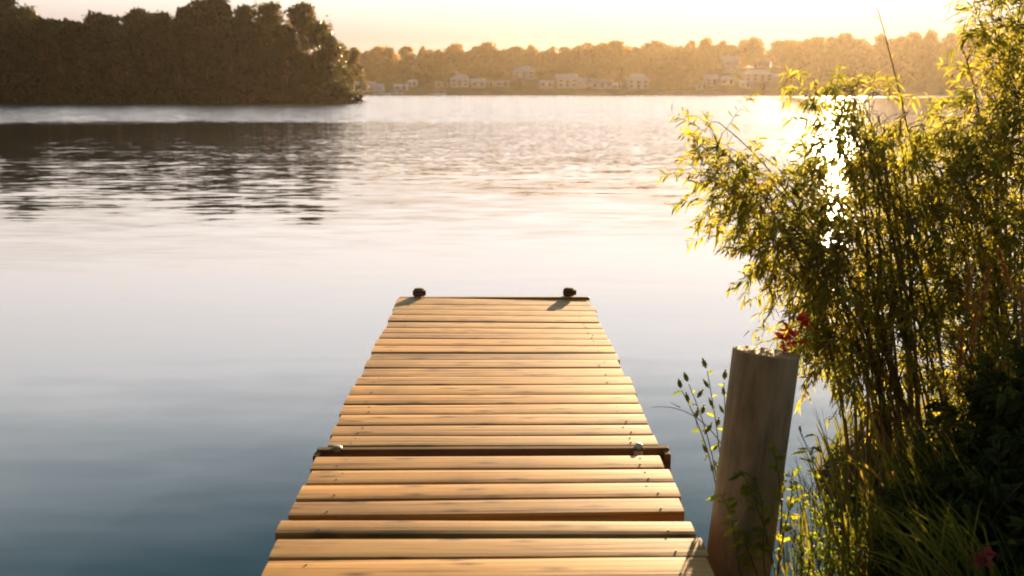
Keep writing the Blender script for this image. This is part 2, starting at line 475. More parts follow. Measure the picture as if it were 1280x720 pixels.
nails = []
def deck_build(mb, label):
    nf = len(mb.f)
    for p in nails:
        mb.add(p, [tuple(range(8, 16))] + [(i, (i + 1) % 8, 8 + (i + 1) % 8, 8 + i) for i in range(8)])
    nails.clear()
    o = mb.build('deck', M_deck, dock, label=label); o.data.materials.append(M_rust)
    for p in o.data.polygons[nf:]: p.material_index = 1
    return o
HALF = .655
far_lines = [373, 381, 387.5, 394.5, 402, 409.5, 416.8, 423.8, 432, 440.5, 449.5, 459.5, 470.8, 480.8, 493, 505, 517.5, 530.5, 543.6, 556]
fy = [dd(p, DZ) for p in far_lines]
fm = MB()
for i in range(len(fy) - 1):
    g = .006 if i not in (6, 14) else .013
    half = HALF + (.0 if i > 5 else -.012)
    plank(fm, fy[i + 1] + g / 2, fy[i] - g / 2, half, DZ, R(-.25) + R(rnd.uniform(-.12, .12)), 0, -.012 * smooth(4.2, 6.6, fy[i]), (.0004, .0016))
deck_build(fm, 'outer deck section of close set planks')
nm = MB()
near = [(568.6, 585.0, 0, .008), (585.3, 602.5, -.1, .01), (602.8, 622.4, .15, .011), (623, 641.5, .5, .008)]
y_end = None
for a, b, yw, g in near:
    y0, y1 = dd(b, NZ), dd(a, NZ)
    plank(nm, y0 + g / 2, y1 - g / 2, HALF + .008, NZ, R(yw) , -.010)
y0, y1 = dd(669, NZ), dd(650, NZ); plank(nm, y0 + .012, y1 - .004, HALF + .008, NZ, R(-1.25) , -.010)
y0, y1 = dd(695, NZ), dd(670.5, NZ); plank(nm, y0 + .004, y1 - .002, HALF + .008, NZ, R(-.35) , -.010)
yb = dd(695, NZ)
while yb > -1.6:
    w = rnd.uniform(.138, .150)
    plank(nm, yb - w + .005, yb - .004, HALF + .008, NZ, R(rnd.uniform(-.35, .35)), -.010); yb -= w
deck_build(nm, 'inner deck section with uneven gaps between planks')
yf = fy[-1]
# dark fascia board at the step between the two sections, sitting in the shade of the outer deck
yn = dd(568.6, NZ)
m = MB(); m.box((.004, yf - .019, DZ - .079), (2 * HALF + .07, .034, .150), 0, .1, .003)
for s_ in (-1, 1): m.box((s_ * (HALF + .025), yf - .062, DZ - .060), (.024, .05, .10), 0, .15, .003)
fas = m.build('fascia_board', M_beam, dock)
m = MB(); m.box((0, yn - .004 + .02, NZ - .12), (2 * HALF - .06, .034, .12), 0, .1, .003); m.build('joist', M_beam, dock)
xl, xr = onz(425, 552, DZ).x + .077, onz(798, 557, DZ).x + .077
m = MB(); m.lathe((xl, yf - .020, DZ - .012), [(.019, 0), (.022, .003), (.021, .012), (.015, .018), (.003, .020)]); m.build('bolt', M_rust, fas, smooth=False, label='dull greenish bolt head')
m = MB(); m.lathe((xr, yf - .022, DZ - .012), [(.014, 0), (.017, .004), (.018, .012), (.015, .020), (.008, .025), (.002, .026)])
m.box((xr - .004, yf - .044, DZ - .030), (.036, .012, .034), 0, .5, .003); m.build('bolt', M_steel, fas, smooth=False, label='bright bolt with a small bracket')
# end rail and end posts
ye = fy[0]
m = MB(); m.box((0, ye + .024, DZ - .050), (2 * HALF - .025, .036, .112), R(-.25), .2, .005)
er = m.build('end_rail', M_deck, dock)
for px in (523, 712):
    x = onz(px, 373, DZ).x + .022 + .012 + (.085 if px > 700 else .085) * 1.0
    m = MB(); yy = ye + .078
    m.lathe((x, yy, 0), [(.036, -2.1), (.036, DZ + .044), (.033, DZ + .052), (.024, DZ + .056), (.01, DZ + .057)], 10)
    m.box((x + .004, yy - .034, DZ + .030), (.088, .022, .034), .12, .5, .003)
    pst = m.build('end_post', M_beam, dock)
# stringers and pilings underneath
for s in (-1, 1):
    m = MB(); m.box((s * (HALF - .10), (ye + yf) / 2, DZ - .107), (.045, ye - yf - .05, .14), 0, .4 + .1 * s, .004); m.build('stringer', M_beam, dock)
    m = MB(); m.box((s * (HALF - .10), (yf - 1.6) / 2 - .03, NZ - .107), (.045, yf + 1.5, .14), 0, .5 + .1 * s, .004); m.build('stringer', M_beam, dock)
    for y in (yf - .35, yf - 2.3, yf + 1.5):
        m = MB(); m.tube([(s * (HALF - .17), y, -2.1), (s * (HALF - .17), y, NZ - .05)], .05, .05, 10, .4); m.build('piling', M_beam, dock)

# ------------------------------------------------------------------ post beside the dock
pt = at(958, 441, 3.2); pb = at(920, 726, 3.12)
axis = (pt - pb).normalized()
post_base = pb - axis * 1.1
post = empty('mooring_post', post_base, 'thick leaning wooden post with a sawn flat top beside the dock', 'post')
H = (pt - post_base).length
q = axis.to_track_quat('Z', 'Y')
post.rotation_mode = 'QUATERNION'; post.rotation_quaternion = q
m = MB(); nr, ns = 40, 30; pts, fc = [], []
for j in range(ns + 1):
    z = H * j / ns
    for k in range(nr):
        an = 2 * math.pi * k / nr
        r = .108 + .006 * nz(math.cos(an) * 2, math.sin(an) * 2 + z * .6, 1.2) + .0035 * nz(math.cos(an) * 9, math.sin(an) * 9, 1.0, z * .7)
        pts.append((r * math.cos(an), r * math.sin(an), z))
for j in range(ns):
    for k in range(nr):
        kk = (k + 1) % nr; fc.append((j * nr + k, j * nr + kk, (j + 1) * nr + kk, (j + 1) * nr + k))
m.add(pts, fc); m.build('shaft', M_post, post, smooth=True)
m = MB(); top = pts[-nr:]
cut = [(x, y, H) for x, y, z in top]; cut2 = [(x * .965, y * .965, H + .004) for x, y, z in top]
cc = [(0, 0, H + .0045)]
fc = [(k, (k + 1) % nr, nr + (k + 1) % nr, nr + k) for k in range(nr)] + [(nr + k, nr + (k + 1) % nr, 2 * nr) for k in range(nr)]
m.add(cut + cut2 + cc, fc); m.build('sawn_top', M_cut, post)

# ------------------------------------------------------------------ plants on the right bank
def twig_leaves(mb, pts, n, L, W, spread=.9, droop=.25, vr=(0, 1), var_c=None):
    """leaves set alternately along a twig polyline"""
    P, D, LL = [], [], []
    m_ = len(pts) - 1
    for i in range(n):
        u = .12 + .88 * (i + rnd.random()) / n; k = min(int(u * m_), m_ - 1); f = u * m_ - k
        p = pts[k].lerp(pts[k + 1], f); tdir = (pts[k + 1] - pts[k]).normalized()
        side = tdir.cross(Vector((rnd.gauss(0, 1), rnd.gauss(0, 1), rnd.gauss(0, 1))))
        if side.length < 1e-5: continue
        side.normalize()
        d = tdir * rnd.uniform(.1, 1.0) + side * spread * rnd.uniform(.4, 1) + Vector((0, 0, -droop * rnd.random()))
        P.append(p); D.append(d); LL.append(L * rnd.uniform(.55, 1.15))
    LL = np.array(LL)
    base = rnd.random() if var_c is None else var_c
    v = np.clip(base * .55 + rng.random(len(P)) * .45, 0, 1) * (vr[1] - vr[0]) + vr[0]
    mb.leaves(P, D, LL, LL * W, var=v, droop=droop)

def spray_shrub(root, base, sprays, leafmat, L=.050, W=.20, fol='foliage', br='branches', stem_r=.009):
    """sprays: (px, py, depth, rx, ry, rz, twigs, branches, leaves per twig, droop, (dirx, dirz))"""
    fo, bb = MB(), MB()
    for (px, py, dep, rx, ry, rz, nt, nb, nl, droop, dr) in sprays:
        c = at(px, py, dep); sx = rx * dep / F; sz = ry * dep / F
        br_pts = []
        for _ in range(nb):
            e = c + Vector((rnd.gauss(0, .45) * sx, rnd.gauss(0, .45) * rz, rnd.gauss(0, .35) * sz + .3 * sz))
            b0 = base + Vector((rnd.gauss(0, .09), rnd.gauss(0, .10), 0))
            h = e.z - b0.z
            p1 = b0 + Vector(((e.x - b0.x) * .12, (e.y - b0.y) * .2, h * .55)); p2 = b0.lerp(e, .62) + Vector((0, 0, .22 * abs(h) + .05))
            ln = bez(b0, p1, p2, e, 12)
            bb.tube(ln, stem_r * rnd.uniform(.6, 1.1), .0018, 5, rnd.random()); br_pts += ln[5:]
        for _ in range(nt):
            while True:
                u = Vector((rnd.uniform(-1, 1), rnd.uniform(-1, 1), rnd.uniform(-1, 1)))
                if u.length < 1: break
            p = c + Vector((u.x * sx, u.y * rz, u.z * sz))
            near_ = min(rnd.sample(br_pts, min(14, len(br_pts))), key=lambda q_: (q_ - p).length + max(0, q_.z - p.z) * .5)
            d = Vector((dr[0] + rnd.gauss(0, .7), rnd.gauss(0, .6), dr[1] + rnd.gauss(0, .6))).normalized()
            ll = rnd.uniform(.10, .20)
            e = p + d * ll + Vector((0, 0, -droop * .04))
            ln = [p, p + d * ll * .35, p + d * ll * .7 + Vector((0, 0, -droop * .03)), e]
            if (near_ - p).length < .38:
                bb.tube([near_, near_.lerp(p, .5) + Vector((0, 0, .02)), p], .0022, .0012, 3, .5, False)
            bb.tube(ln, .0013, .0006, 3, .5, False)
            twig_leaves(fo, ln, nl + 3, L, W, 1.0, droop * .45)
    inv = -root.location
    for mb in (fo, bb):
        mb.v = [(x + inv.x, y + inv.y, z + inv.z) for x, y, z in mb.v]
    bb.build(br, M_stem, root, smooth=True); fo.build(fol, leafmat, root)

# arching shrub that leans out over the water, behind the post
bA = Vector((1.58, 3.85, bank_h(1.58, 3.85) - .03))
shA = empty('willow_shrub', bA, 'backlit golden green shrub with narrow leaves arching left over the water behind the post', 'shrub')
spray_shrub(shA, bA, [
    (888, 198, 3.75, 26, 52, .12, 17, 2, 13, .5, (-.5, .5)),
    (922, 230, 3.75, 40, 50, .18, 42, 3, 13, .6, (-.5, .2)),
    (955, 264, 3.75, 50, 52, .24, 58, 3, 13, .7, (-.4, 0)),
    (985, 300, 3.8, 55, 55, .28, 72, 3, 13, .8, (-.3, -.1)),
    (1015, 232, 3.9, 42, 50, .28, 32, 3, 12, .8, (-.2, .1)),
    (1040, 345, 3.8, 62, 62, .32, 96, 4, 13, .8, (-.2, -.2)),
    (1035, 415, 3.8, 46, 48, .30, 82, 3, 13, .9, (-.2, -.4)),
    (1082, 215, 4.0, 26, 46, .25, 26, 2, 12, .7, (-.1, .1)),
    (1050, 185, 3.85, 34, 50, .26, 50, 3, 13, .6, (-.2, .1)),
    (1046, 285, 3.9, 44, 50, .28, 80, 3, 13, .6, (-.1, 0)),
    (1060, 128, 4.0, 46, 24, .25, 34, 3, 11, .8, (-.5, .2)),
    (1020, 112, 4.0, 26, 12, .2, 6, 1, 10, .8, (-.6, .1)),
    (1112, 178, 4.0, 48, 48, .28, 56, 3, 12, 1.0, (0, -.3)),
    (1110, 280, 3.95, 40, 62, .30, 62, 3, 12, .8, (-.1, 0)),
    (1110, 380, 3.9, 62, 62, .34, 108, 5, 13, .8, (0, 0)),
    (1095, 445, 3.85, 58, 32, .28, 50, 4, 12, .9, (0, -.3)),
    (1130, 520, 3.8, 50, 44, .25, 9, 7, 7, .6, (0, .2)),
], M_willow)
# taller shrub filling the right side of the picture
bB = Vector((2.12, 4.15, bank_h(2.12, 4.15) - .03))
shB = empty('willow_shrub', bB, 'tall dense olive shrub at the right whose top runs above the picture', 'shrub')
spray_shrub(shB, bB, [
    (1262, 40, 4.2, 46, 66, .30, 80, 4, 12, .6, (0, .3)),
    (1310, 20, 4.3, 50, 110, .4, 100, 4, 12, .6, (0, .4)),
    (1262, 150, 4.1, 46, 80, .34, 115, 4, 13, .6, (0, .2)),
    (1205, 195, 4.1, 50, 56, .30, 90, 4, 12, .8, (-.3, .1)),
    (1165, 250, 4.0, 46, 60, .30, 75, 4, 13, .8, (-.3, 0)),
    (1235, 270, 4.0, 60, 80, .36, 140, 5, 13, .6, (0, .2)),
    (1170, 350, 4.0, 56, 70, .32, 100, 4, 13, .6, (-.1, .1)),
    (1240, 390, 3.95, 66, 80, .38, 155, 5, 13, .5, (0, .2)),
    (1180, 455, 3.95, 56, 60, .32, 66, 5, 12, .5, (0, .2)),
    (1330, 260, 4.1, 60, 160, .45, 200, 5, 12, .5, (0, .2)),
    (1262, 500, 3.9, 60, 70, .36, 120, 5, 12, .5, (0, .2)),
], M_willow, .053, .20)
# low dark bush in the lower right corner
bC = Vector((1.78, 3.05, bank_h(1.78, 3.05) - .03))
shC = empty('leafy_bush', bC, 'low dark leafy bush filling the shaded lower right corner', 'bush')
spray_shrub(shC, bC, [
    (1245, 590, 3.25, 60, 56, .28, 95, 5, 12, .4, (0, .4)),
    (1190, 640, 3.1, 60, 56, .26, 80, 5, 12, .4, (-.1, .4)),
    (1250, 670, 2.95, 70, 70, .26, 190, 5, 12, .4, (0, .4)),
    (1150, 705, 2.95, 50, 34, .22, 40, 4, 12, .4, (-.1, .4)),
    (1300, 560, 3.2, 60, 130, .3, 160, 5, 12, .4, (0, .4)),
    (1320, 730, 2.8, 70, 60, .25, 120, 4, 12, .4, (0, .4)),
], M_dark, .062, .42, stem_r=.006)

# single long bare shoots poking out of the shrub
shoot = empty('long_shoot', bA + Vector((.25, .15, 0)), 'long thin bare shoot rising above the arching shrub against the far hill', 'shoot')
m = MB(); ln = bez(bA + Vector((.25, .15, 0)), at(1190, 420, 4.1), at(1150, 200, 4.1), at(1097, 10, 4.1), 16)
m.tube(ln, .006, .0015, 4)
f2 = MB(); twig_leaves(f2, ln[9:], 12, .06, .14, .6, .5)
for mb in (m, f2): mb.v = [(x - shoot.location.x, y - shoot.location.y, z - shoot.location.z) for x, y, z in mb.v]
m.build('stem', M_stem, shoot); f2.build('leaves', M_willow, shoot)

def rel(mb, root):
    l = root.location
    mb.v = [(x - l.x, y - l.y, z - l.z) for x, y, z in mb.v]; return mb

# weed with buds at the left of the post
bw = Vector((pb.x + .02, 3.36, -.45))
weed = empty('budded_weed', bw, 'thin weed with dark oval buds leaning out left of the wooden post', 'weed')
sm, lm_, buds = MB(), MB(), []
for tips in (((884, 464),), ((861, 480),), ((905, 478),), ((852, 488),)):
    px, py = tips[0]; e = at(px, py, 3.3)
    ln = bez(bw + Vector((rnd.uniform(-.02, .02), 0, 0)), at(915, 640, 3.34), at(900 + (px - 880) * .3, 560, 3.32), e, 12)
    sm.tube(ln, .0035, .0014, 5)
    for k in (7, 8, 9, 10, 11, 12):
        p = ln[k]; d = Vector((rnd.uniform(-.7, .7), rnd.uniform(-.3, .3), 1)).normalized()
        a = p + d * .012
        r_ = rnd.uniform(.006, .0085) if k < 12 else .009
        bm_ = MB(); buds.append(bm_)
        bm_.tube([a, a + d * .012, a + d * .026, a + d * .036], r_ * .5, r_ * .35, 6)
        bm_.tube([a + d * .008, a + d * .016, a + d * .026], r_, r_ * .8, 6)
    twig_leaves(lm_, ln[5:], 9, .042, .34, .9, .3)
rel(sm, weed).build('stems', M_stem, weed); [rel(q_, weed).build('bud', M_weed, weed) for q_ in buds]; rel(lm_, weed).build('leaves', M_weed, weed)

# fine trailing twig to the left of the weed
tw = empty('drooping_twig', at(868, 515, 3.25), 'hair thin bare twig hanging over the water between dock and post', 'twig')
m = MB(); m.tube(bez(at(905, 560, 3.3), at(880, 520, 3.28), at(850, 505, 3.25), at(815, 509, 3.2), 10), .0022, .001, 4)
for k, (a, b) in enumerate((((868, 515), (872, 536)), ((850, 509), (838, 503)))):
    m.tube([at(a[0], a[1], 3.26), at(b[0], b[1], 3.25)], .002, .0008, 4)
rel(m, tw).build('twig_stem', M_stem, tw)

# creeper on the face of the post
cr = empty('creeper', at(950, 724, 2.98), 'small leafed green creeper climbing the face of the leaning post', 'creeper')
sm, fm2 = MB(), MB()
for (x0, y0, x1, y1) in ((975, 740, 925, 590), (960, 740, 942, 600), (930, 735, 900, 618), (985, 735, 962, 560), (955, 740, 915, 655), (975, 735, 985, 590)):
    ln = bez(at(x0, y0, 2.97), at(x0 - 12, (y0 * .7 + y1 * .3), 2.97), at(x1 + 20, y1 + 18, 3.0), at(x1, y1, 3.02), 10)
    sm.tube(ln, .003, .0012, 4)
    twig_leaves(fm2, ln[2:], 18, .046, .52, 1.0, .25, (.3, 1))
rel(sm, cr).build('stems', M_stem, cr); rel(fm2, cr).build('leaves', M_weed, cr)

# red autumn sprig over the post top
rs_base = Vector((1.0, 3.5, -.3))
rsp = empty('red_sprig', rs_base, 'small sprig of red autumn leaves poking up behind the top of the post', 'sprig')
sm, fm2 = MB(), MB()
for (px, py) in ((980, 424), (996, 400), (986, 412), (1002, 406)):
    ln = bez(rs_base, at(985, 600, 3.42), at(978, 480, 3.36), at(px, py, 3.16), 12)
    sm.tube(ln, .003, .0012, 4)
    P = [ln[-1]] * 7 + [ln[-2]] * 4
    D = [(rnd.uniform(-1, 1), rnd.uniform(-.7, .7), rnd.uniform(-.2, .8)) for _ in P]
    LL = np.array([rnd.uniform(.030, .048) for _ in P]); fm2.leaves(P, D, LL, LL * .42)
rel(sm, rsp).build('stems', M_stem, rsp); rel(fm2, rsp).build('leaves', M_red, rsp)

# plume grass at the right
pgb = Vector((1.80, 3.45, bank_h(1.80, 3.45) - .02))
pg = empty('plume_grass', pgb, 'clump of plume grass with orange feathery heads in front of the tall shrub', 'grass clump')
stm = MB(); bl = MB()
for (x0, y0, x1, y1) in ((1250, 318, 1266, 372), (1236, 336, 1226, 398), (1212, 340, 1208, 390), (1202, 410, 1200, 462), (1276, 360, 1280, 420), (1222, 372, 1214, 440)):
    tip, neck = at(x0, y0, 3.5), at(x1, y1, 3.5)
    b0 = pgb + Vector((rnd.uniform(-.05, .05), rnd.uniform(-.05, .05), 0))
    ln = bez(b0, b0 + Vector((0, 0, .35)), neck + (neck - tip) * 1.2, neck, 10); stm.tube(ln, .004, .002, 4)
    pm = MB(); axis_ = tip - neck
    pm.tube([neck, neck + axis_ * .5, tip], .002, .001, 4, .3)
    P, D = [], []
    for i in range(240):
        u = rnd.random(); P.append(neck + axis_ * u)
        D.append(axis_.normalized() * 1.0 + Vector((rnd.gauss(0, .35), rnd.gauss(0, .35), rnd.gauss(0, .2))) * (1.1 - u * .7))
    LL = rng.uniform(.018, .042, 240); pm.leaves(P, D, LL, LL * .17)
    rel(pm, pg).build('plume', M_plume, pg)
for _ in range(60):
    b0 = pgb + Vector((rnd.gauss(0, .07), rnd.gauss(0, .06), 0)); a = rnd.uniform(-1, 1); h = rnd.uniform(.4, .95)
    e = b0 + Vector((a * .38, rnd.uniform(-.3, .3), h)); mid = b0.lerp(e, .55) + Vector((-a * .05, 0, .16))
    bl.leaves([b0], [mid - b0], [(mid - b0).length * 1.3], [.009], droop=.05)
    bl.leaves([mid], [e - mid], [(e - mid).length], [.008], droop=.3)
rel(stm, pg).build('stalks', M_stem, pg); rel(bl, pg).build('blades', M_grass, pg)

# weeds between post and bush
def weed_clump(name, base, label, tips, dep, mat, L, W, nl, seed_r=.004):
    root = empty(name, base, label, 'weed')
    s_, f_ = MB(), MB()
    for (px, py) in tips:
        e = at(px, py, dep + rnd.uniform(-.08, .08)); b0 = base + Vector((rnd.gauss(0, .06), rnd.gauss(0, .06), 0))
        ln = bez(b0, b0 + Vector((0, 0, (e.z - b0.z) * .45)), b0.lerp(e, .7) + Vector((0, 0, .06)), e, 10)
        s_.tube(ln, seed_r, .0014, 4); twig_leaves(f_, ln[2:], nl, L, W, .85, .25)
    rel(s_, root).build('stems', M_stem, root); rel(f_, root).build('leaves', mat, root)
    return root
weed_clump('lanky_weed', Vector((1.12, 3.1, -.12)), 'lanky green weed growing from the water edge just right of the leaning post',
           ((1000, 540), (1012, 560), (1022, 545), (1035, 585), (990, 590), (1005, 610), (1046, 620), (1020, 640), (1055, 575), (985, 640), (1040, 660)), 3.15, M_weed, .055, .24, 20)
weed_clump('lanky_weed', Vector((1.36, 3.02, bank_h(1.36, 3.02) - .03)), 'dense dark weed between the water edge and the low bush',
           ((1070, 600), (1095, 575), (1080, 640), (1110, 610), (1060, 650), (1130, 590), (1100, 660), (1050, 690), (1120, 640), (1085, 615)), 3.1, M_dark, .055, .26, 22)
weed_clump('lanky_weed', Vector((1.08, 2.72, -.1)), 'short leafy weed at the bottom edge of the picture right of the post',
           ((990, 680), (1010, 665), (1030, 690), (1045, 675), (1000, 700), (1060, 690), (1020, 705)), 2.8, M_weed, .05, .28, 18)
# yellow blade arching towards the post
yb_ = Vector((1.44, 3.3, bank_h(1.44, 3.3) - .02))
yg = empty('yellow_blade_grass', yb_, 'broad yellow green blades arching left above the weeds', 'grass')
m = MB()
for (ax, ay, bx_, by_, cx, cy) in ((1128, 600, 1090, 545, 1012, 592), (1120, 600, 1100, 540, 1135, 535), (1110, 620, 1062, 560, 1030, 545), (1120, 590, 1085, 500, 1062, 470)):
    ln = bez(yb_, at(ax, ay, 3.32), at(bx_, by_, 3.3), at(cx, cy, 3.25), 14)
    n_ = len(ln); P, fc = [], []
    for i, p in enumerate(ln):
        tt = ln[min(i + 1, n_ - 1)] - ln[max(0, i - 1)]; sd = tt.cross(Vector((0, 1, .3))).normalized()
        w_ = .0055 * math.sin(math.pi * (.12 + .86 * i / (n_ - 1)))
        P += [p - sd * w_, p + Vector((0, .003, 0)), p + sd * w_]
    for i in range(n_ - 1):
        fc += [(3 * i, 3 * i + 1, 3 * i + 4, 3 * i + 3), (3 * i + 1, 3 * i + 2, 3 * i + 5, 3 * i + 4)]
    m.add(P, fc, .95)
rel(m, yg).build('blades', M_grass, yg)
# tall grass clumps running down to the bottom edge
def grass_clump(bx, by, label, tips, n):
    b0 = Vector((bx, by, max(-.25, bank_h(bx, by)) - .03)); root = empty('tall_grass', b0, label, 'grass'); m = MB()
    for i in range(n):
        px, py = tips[i % len(tips)]; e = at(px + rnd.uniform(-26, 26), py + rnd.uniform(-24, 40), by + rnd.uniform(-.1, .2))
        s0 = b0 + Vector((rnd.gauss(0, .09), rnd.gauss(0, .07), 0)); md = s0.lerp(e, .5) + Vector((rnd.gauss(0, .03), 0, .05))
        ln = bez(s0, s0.lerp(md, .6) + Vector((0, 0, .04)), md.lerp(e, .6) + Vector((0, 0, .07)), e, 9); P, fc = [], []
        w0 = rnd.uniform(.002, .0042); q_ = len(ln)
        for k, p in enumerate(ln):
            tt = (ln[min(k + 1, q_ - 1)] - ln[max(0, k - 1)]); sd = tt.cross(Vector((rnd.uniform(-.1, .1), 1, .2))).normalized(); w_ = w0 * (1 - (k / (q_ - 1)) ** 2) + .0003
            P += [p - sd * w_, p + Vector((0, w_ * .5, 0)), p + sd * w_]
        for k in range(q_ - 1): fc += [(3 * k, 3 * k + 1, 3 * k + 4, 3 * k + 3), (3 * k + 1, 3 * k + 2, 3 * k + 5, 3 * k + 4)]
        m.add(P, fc, rnd.random())
    rel(m, root).build('blades', M_grass, root)
grass_clump(1.22, 2.95, 'tall thin grass standing between the leaning post and the dark weed', ((1010, 560), (1040, 530), (1070, 570), (1090, 600)), 60)
grass_clump(1.52, 3.05, 'tall thin grass at the left foot of the low dark bush', ((1110, 520), (1150, 540), (1085, 560), (1180, 560), (1130, 600)), 90)
grass_clump(1.40, 2.62, 'shorter thin grass at the bottom edge of the picture in front of the dark bush', ((1100, 640), (1140, 620), (1180, 650), (1070, 660), (1210, 640)), 80)
grass_clump(.97, 2.86, 'wisp of green grass growing up against the right side of the leaning post', ((985, 610), (1000, 640), (970, 650), (1012, 600)), 34)
# pink flower low in the corner
fb = Vector((1.28 + .12, 2.62, .0)); fl_c = at(1230, 700, 2.55)
fl = empty('pink_flower', Vector((fl_c.x, fl_c.y + .03, bank_h(fl_c.x, fl_c.y))), 'small rose pink blossom low in the dark lower right corner', 'flower')
m = MB(); m.tube([fl.location, fl_c], .003, .002, 5); rel(m, fl).build('stem', M_stem, fl)
m = MB(); P = [fl_c + Vector((0, 0, rnd.uniform(-.03, .02))) for _ in range(16)]
D = [(math.cos(k * 2.4), math.sin(k * 2.4), rnd.uniform(.1, 1.2)) for k in range(16)]
m.leaves(P, D, np.full(16, .032), np.full(16, .02)); rel(m, fl).build('petals', M_pink, fl)
# scattered ground cover on the bank
m = MB(); P, D, LL = [], [], []
while len(P) < 5200:
    x, y = rnd.uniform(.9, 3.4), rnd.uniform(1.9, 6.5); h = bank_h(x, y)
    if h < .0: continue
    P.append((x, y, h - .01)); D.append((rnd.gauss(0, .4), rnd.gauss(0, .4), 1)); LL.append(rnd.uniform(.06, .24))
m.leaves(P, D, np.array(LL), np.full(len(P), .011)); o = m.build('bank_grass', M_grass); tag(o, 'rough dark grass covering the right bank', 'grass', kind='stuff')

# ------------------------------------------------------------------ trees
def crown_pts(lobes, n):
    """points near the shells of the lobes, so gaps stay between them"""
    w = np.array([l[3] * l[3] for l in lobes]); w /= w.sum()
    idx = rng.choice(len(lobes), n, p=w)
    L = np.array(lobes)[idx]
    d = rng.normal(size=(n, 3)); d /= np.linalg.norm(d, axis=1, keepdims=True)
    r = L[:, 3:4] * np.power(rng.random((n, 1)), .42) * rng.uniform(.8, 1.18, (n, 1))
    stray = (rng.random((n, 1)) < .22) * rng.uniform(.0, .75, (n, 1)) ** 1.5
    return L[:, :3] + d * (r + L[:, 3:4] * stray) * np.array([[1, 1, .85]]), idx

def make_tree(name, H, W, nf, size, mat, low=.12, seed=0, open_=1.0):
    """returns (crown mesh, trunk mesh) for a tree of height H"""
    r = random.Random(seed); lobes = []
    nl = int(40 * open_)
    for i in range(nl):
        z = H * (low + (1 - low) * (r.random() ** .8))
        tt = (z / H - low) / (1 - low)
        rad = W * .5 * math.sin(math.pi * min(1, .30 + .66 * tt)) ** 1.0
        a = r.uniform(0, 6.283); q_ = rad * r.random() ** .5
        lr = W * r.uniform(.07, .19)
        lobes.append((q_ * math.cos(a), q_ * math.sin(a), min(z, H - lr * .8), lr))
    lobes.append((0, 0, H * .92, W * .12))
    P, idx = crown_pts(lobes, nf)
    m = MB(); lv = np.array([r.random() for _ in lobes])[idx]
    m.clumps(P, size, np.clip(lv * .6 + rng.random(nf) * .45, 0, 1))
    cm = m.mesh(name + '_crown', mat)
    k = MB(); k.tube([(0, 0, -.6), (.1, 0, H * .25), (-.08, .1, H * .55), (0, 0, H * .85)], H * .022, H * .005, 7)
    for l in lobes[:9]:
        z0 = H * r.uniform(.2, .5); k.tube([(0, 0, z0), (l[0] * .5, l[1] * .5, (z0 + l[2]) * .52), (l[0], l[1], l[2])], H * .008, H * .002, 4)
    return cm, k.mesh(name + '_trunk', M_trunk)

def tree_obj(name, meshes, loc, rz, sc, label, cat='tree', group=None):
    e = empty(name, loc, label, cat, group); e.rotation_euler = (0, 0, rz); e.scale = sc
    for nm_, me in zip(('crown', 'trunk'), meshes):
        o = bpy.data.objects.new(nm_, me); COL.objects.link(o); o.parent = e
    return e

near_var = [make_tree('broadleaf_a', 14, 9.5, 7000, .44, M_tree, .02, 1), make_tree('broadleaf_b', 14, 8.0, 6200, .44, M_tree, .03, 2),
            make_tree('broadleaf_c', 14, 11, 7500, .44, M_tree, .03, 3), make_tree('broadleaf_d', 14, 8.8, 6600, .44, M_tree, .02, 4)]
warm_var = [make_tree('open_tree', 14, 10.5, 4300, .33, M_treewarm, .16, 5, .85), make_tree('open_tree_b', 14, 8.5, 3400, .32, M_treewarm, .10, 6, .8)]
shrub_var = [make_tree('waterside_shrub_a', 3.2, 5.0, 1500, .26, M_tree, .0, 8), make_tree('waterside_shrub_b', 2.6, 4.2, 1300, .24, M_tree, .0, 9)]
G_pt = 'trees on the wooded point'
# (top px, top py, distance, width factor, variant list, label) for the trees that make the outline
outline = [
    (8, -4, 158, 1.05, near_var, 0, 'tall tree at the far left end of the wooded point, cut by the picture edge'),
    (36, 8, 163, .72, warm_var, 1, 'feathery tree top second from the left end of the wooded point'),
    (66, 26, 166, .9, near_var, 1, 'lower tree beside the first notch from the left in the wooded point skyline'),
    (122, 18, 164, 1.0, near_var, 2, 'round topped tree between the two skyline notches left of the spiky tops'),
    (176, 13, 166, .75, near_var, 3, 'first spiky topped tree left of the tallest crown on the wooded point'),
    (203, 17, 168, .7, near_var, 1, 'second spiky topped tree next to the tallest crown on the wooded point'),
    (236, 8, 162, .9, near_var, 0, 'broad tree leaning against the left flank of the tallest crown on the wooded point'),
    (266, 0, 160, 1.1, near_var, 2, 'tallest tree in the middle of the wooded point'),
    (306, 9, 164, .85, near_var, 1, 'tree in the dip right of the tallest crown on the wooded point'),
    (338, 3, 160, .9, warm_var, 0, 'tall open crowned tree near the right end of the wooded point'),
    (376, 4, 158, 1.0, warm_var, 0, 'sunlit open tree with sky showing through at the right end of the wooded point'),
    (398, 27, 156, .95, warm_var, 1, 'shorter sunlit tree stepping down at the right end of the wooded point'),
    (411, 42, 153, .8, warm_var, 1, 'rounded sunlit tree leaning over the water just left of the small tip tree'),
    (423, 54, 158, .85, warm_var, 1, 'small rounded tree at the very tip of the wooded point'),
    (443, 60, 190, .7, warm_var, 0, 'small tree standing clear just past the tip of the wooded point'),
]
for px, py, D_, wf, vl, vi, lab in outline:
    tp = at(px, py, D_); zb = max(-.2, point_h(tp.x, D_)) if px < 440 else 0.4
    h = tp.z - zb
    tree_obj('broadleaf_tree', vl[vi], (tp.x, D_, zb), rnd.uniform(0, 6.28), (wf * h / 14, wf * h / 14, h / 14), lab, group=G_pt)
lab_in = 'dark tree packed inside the wooded point, its crown merging with its neighbours'
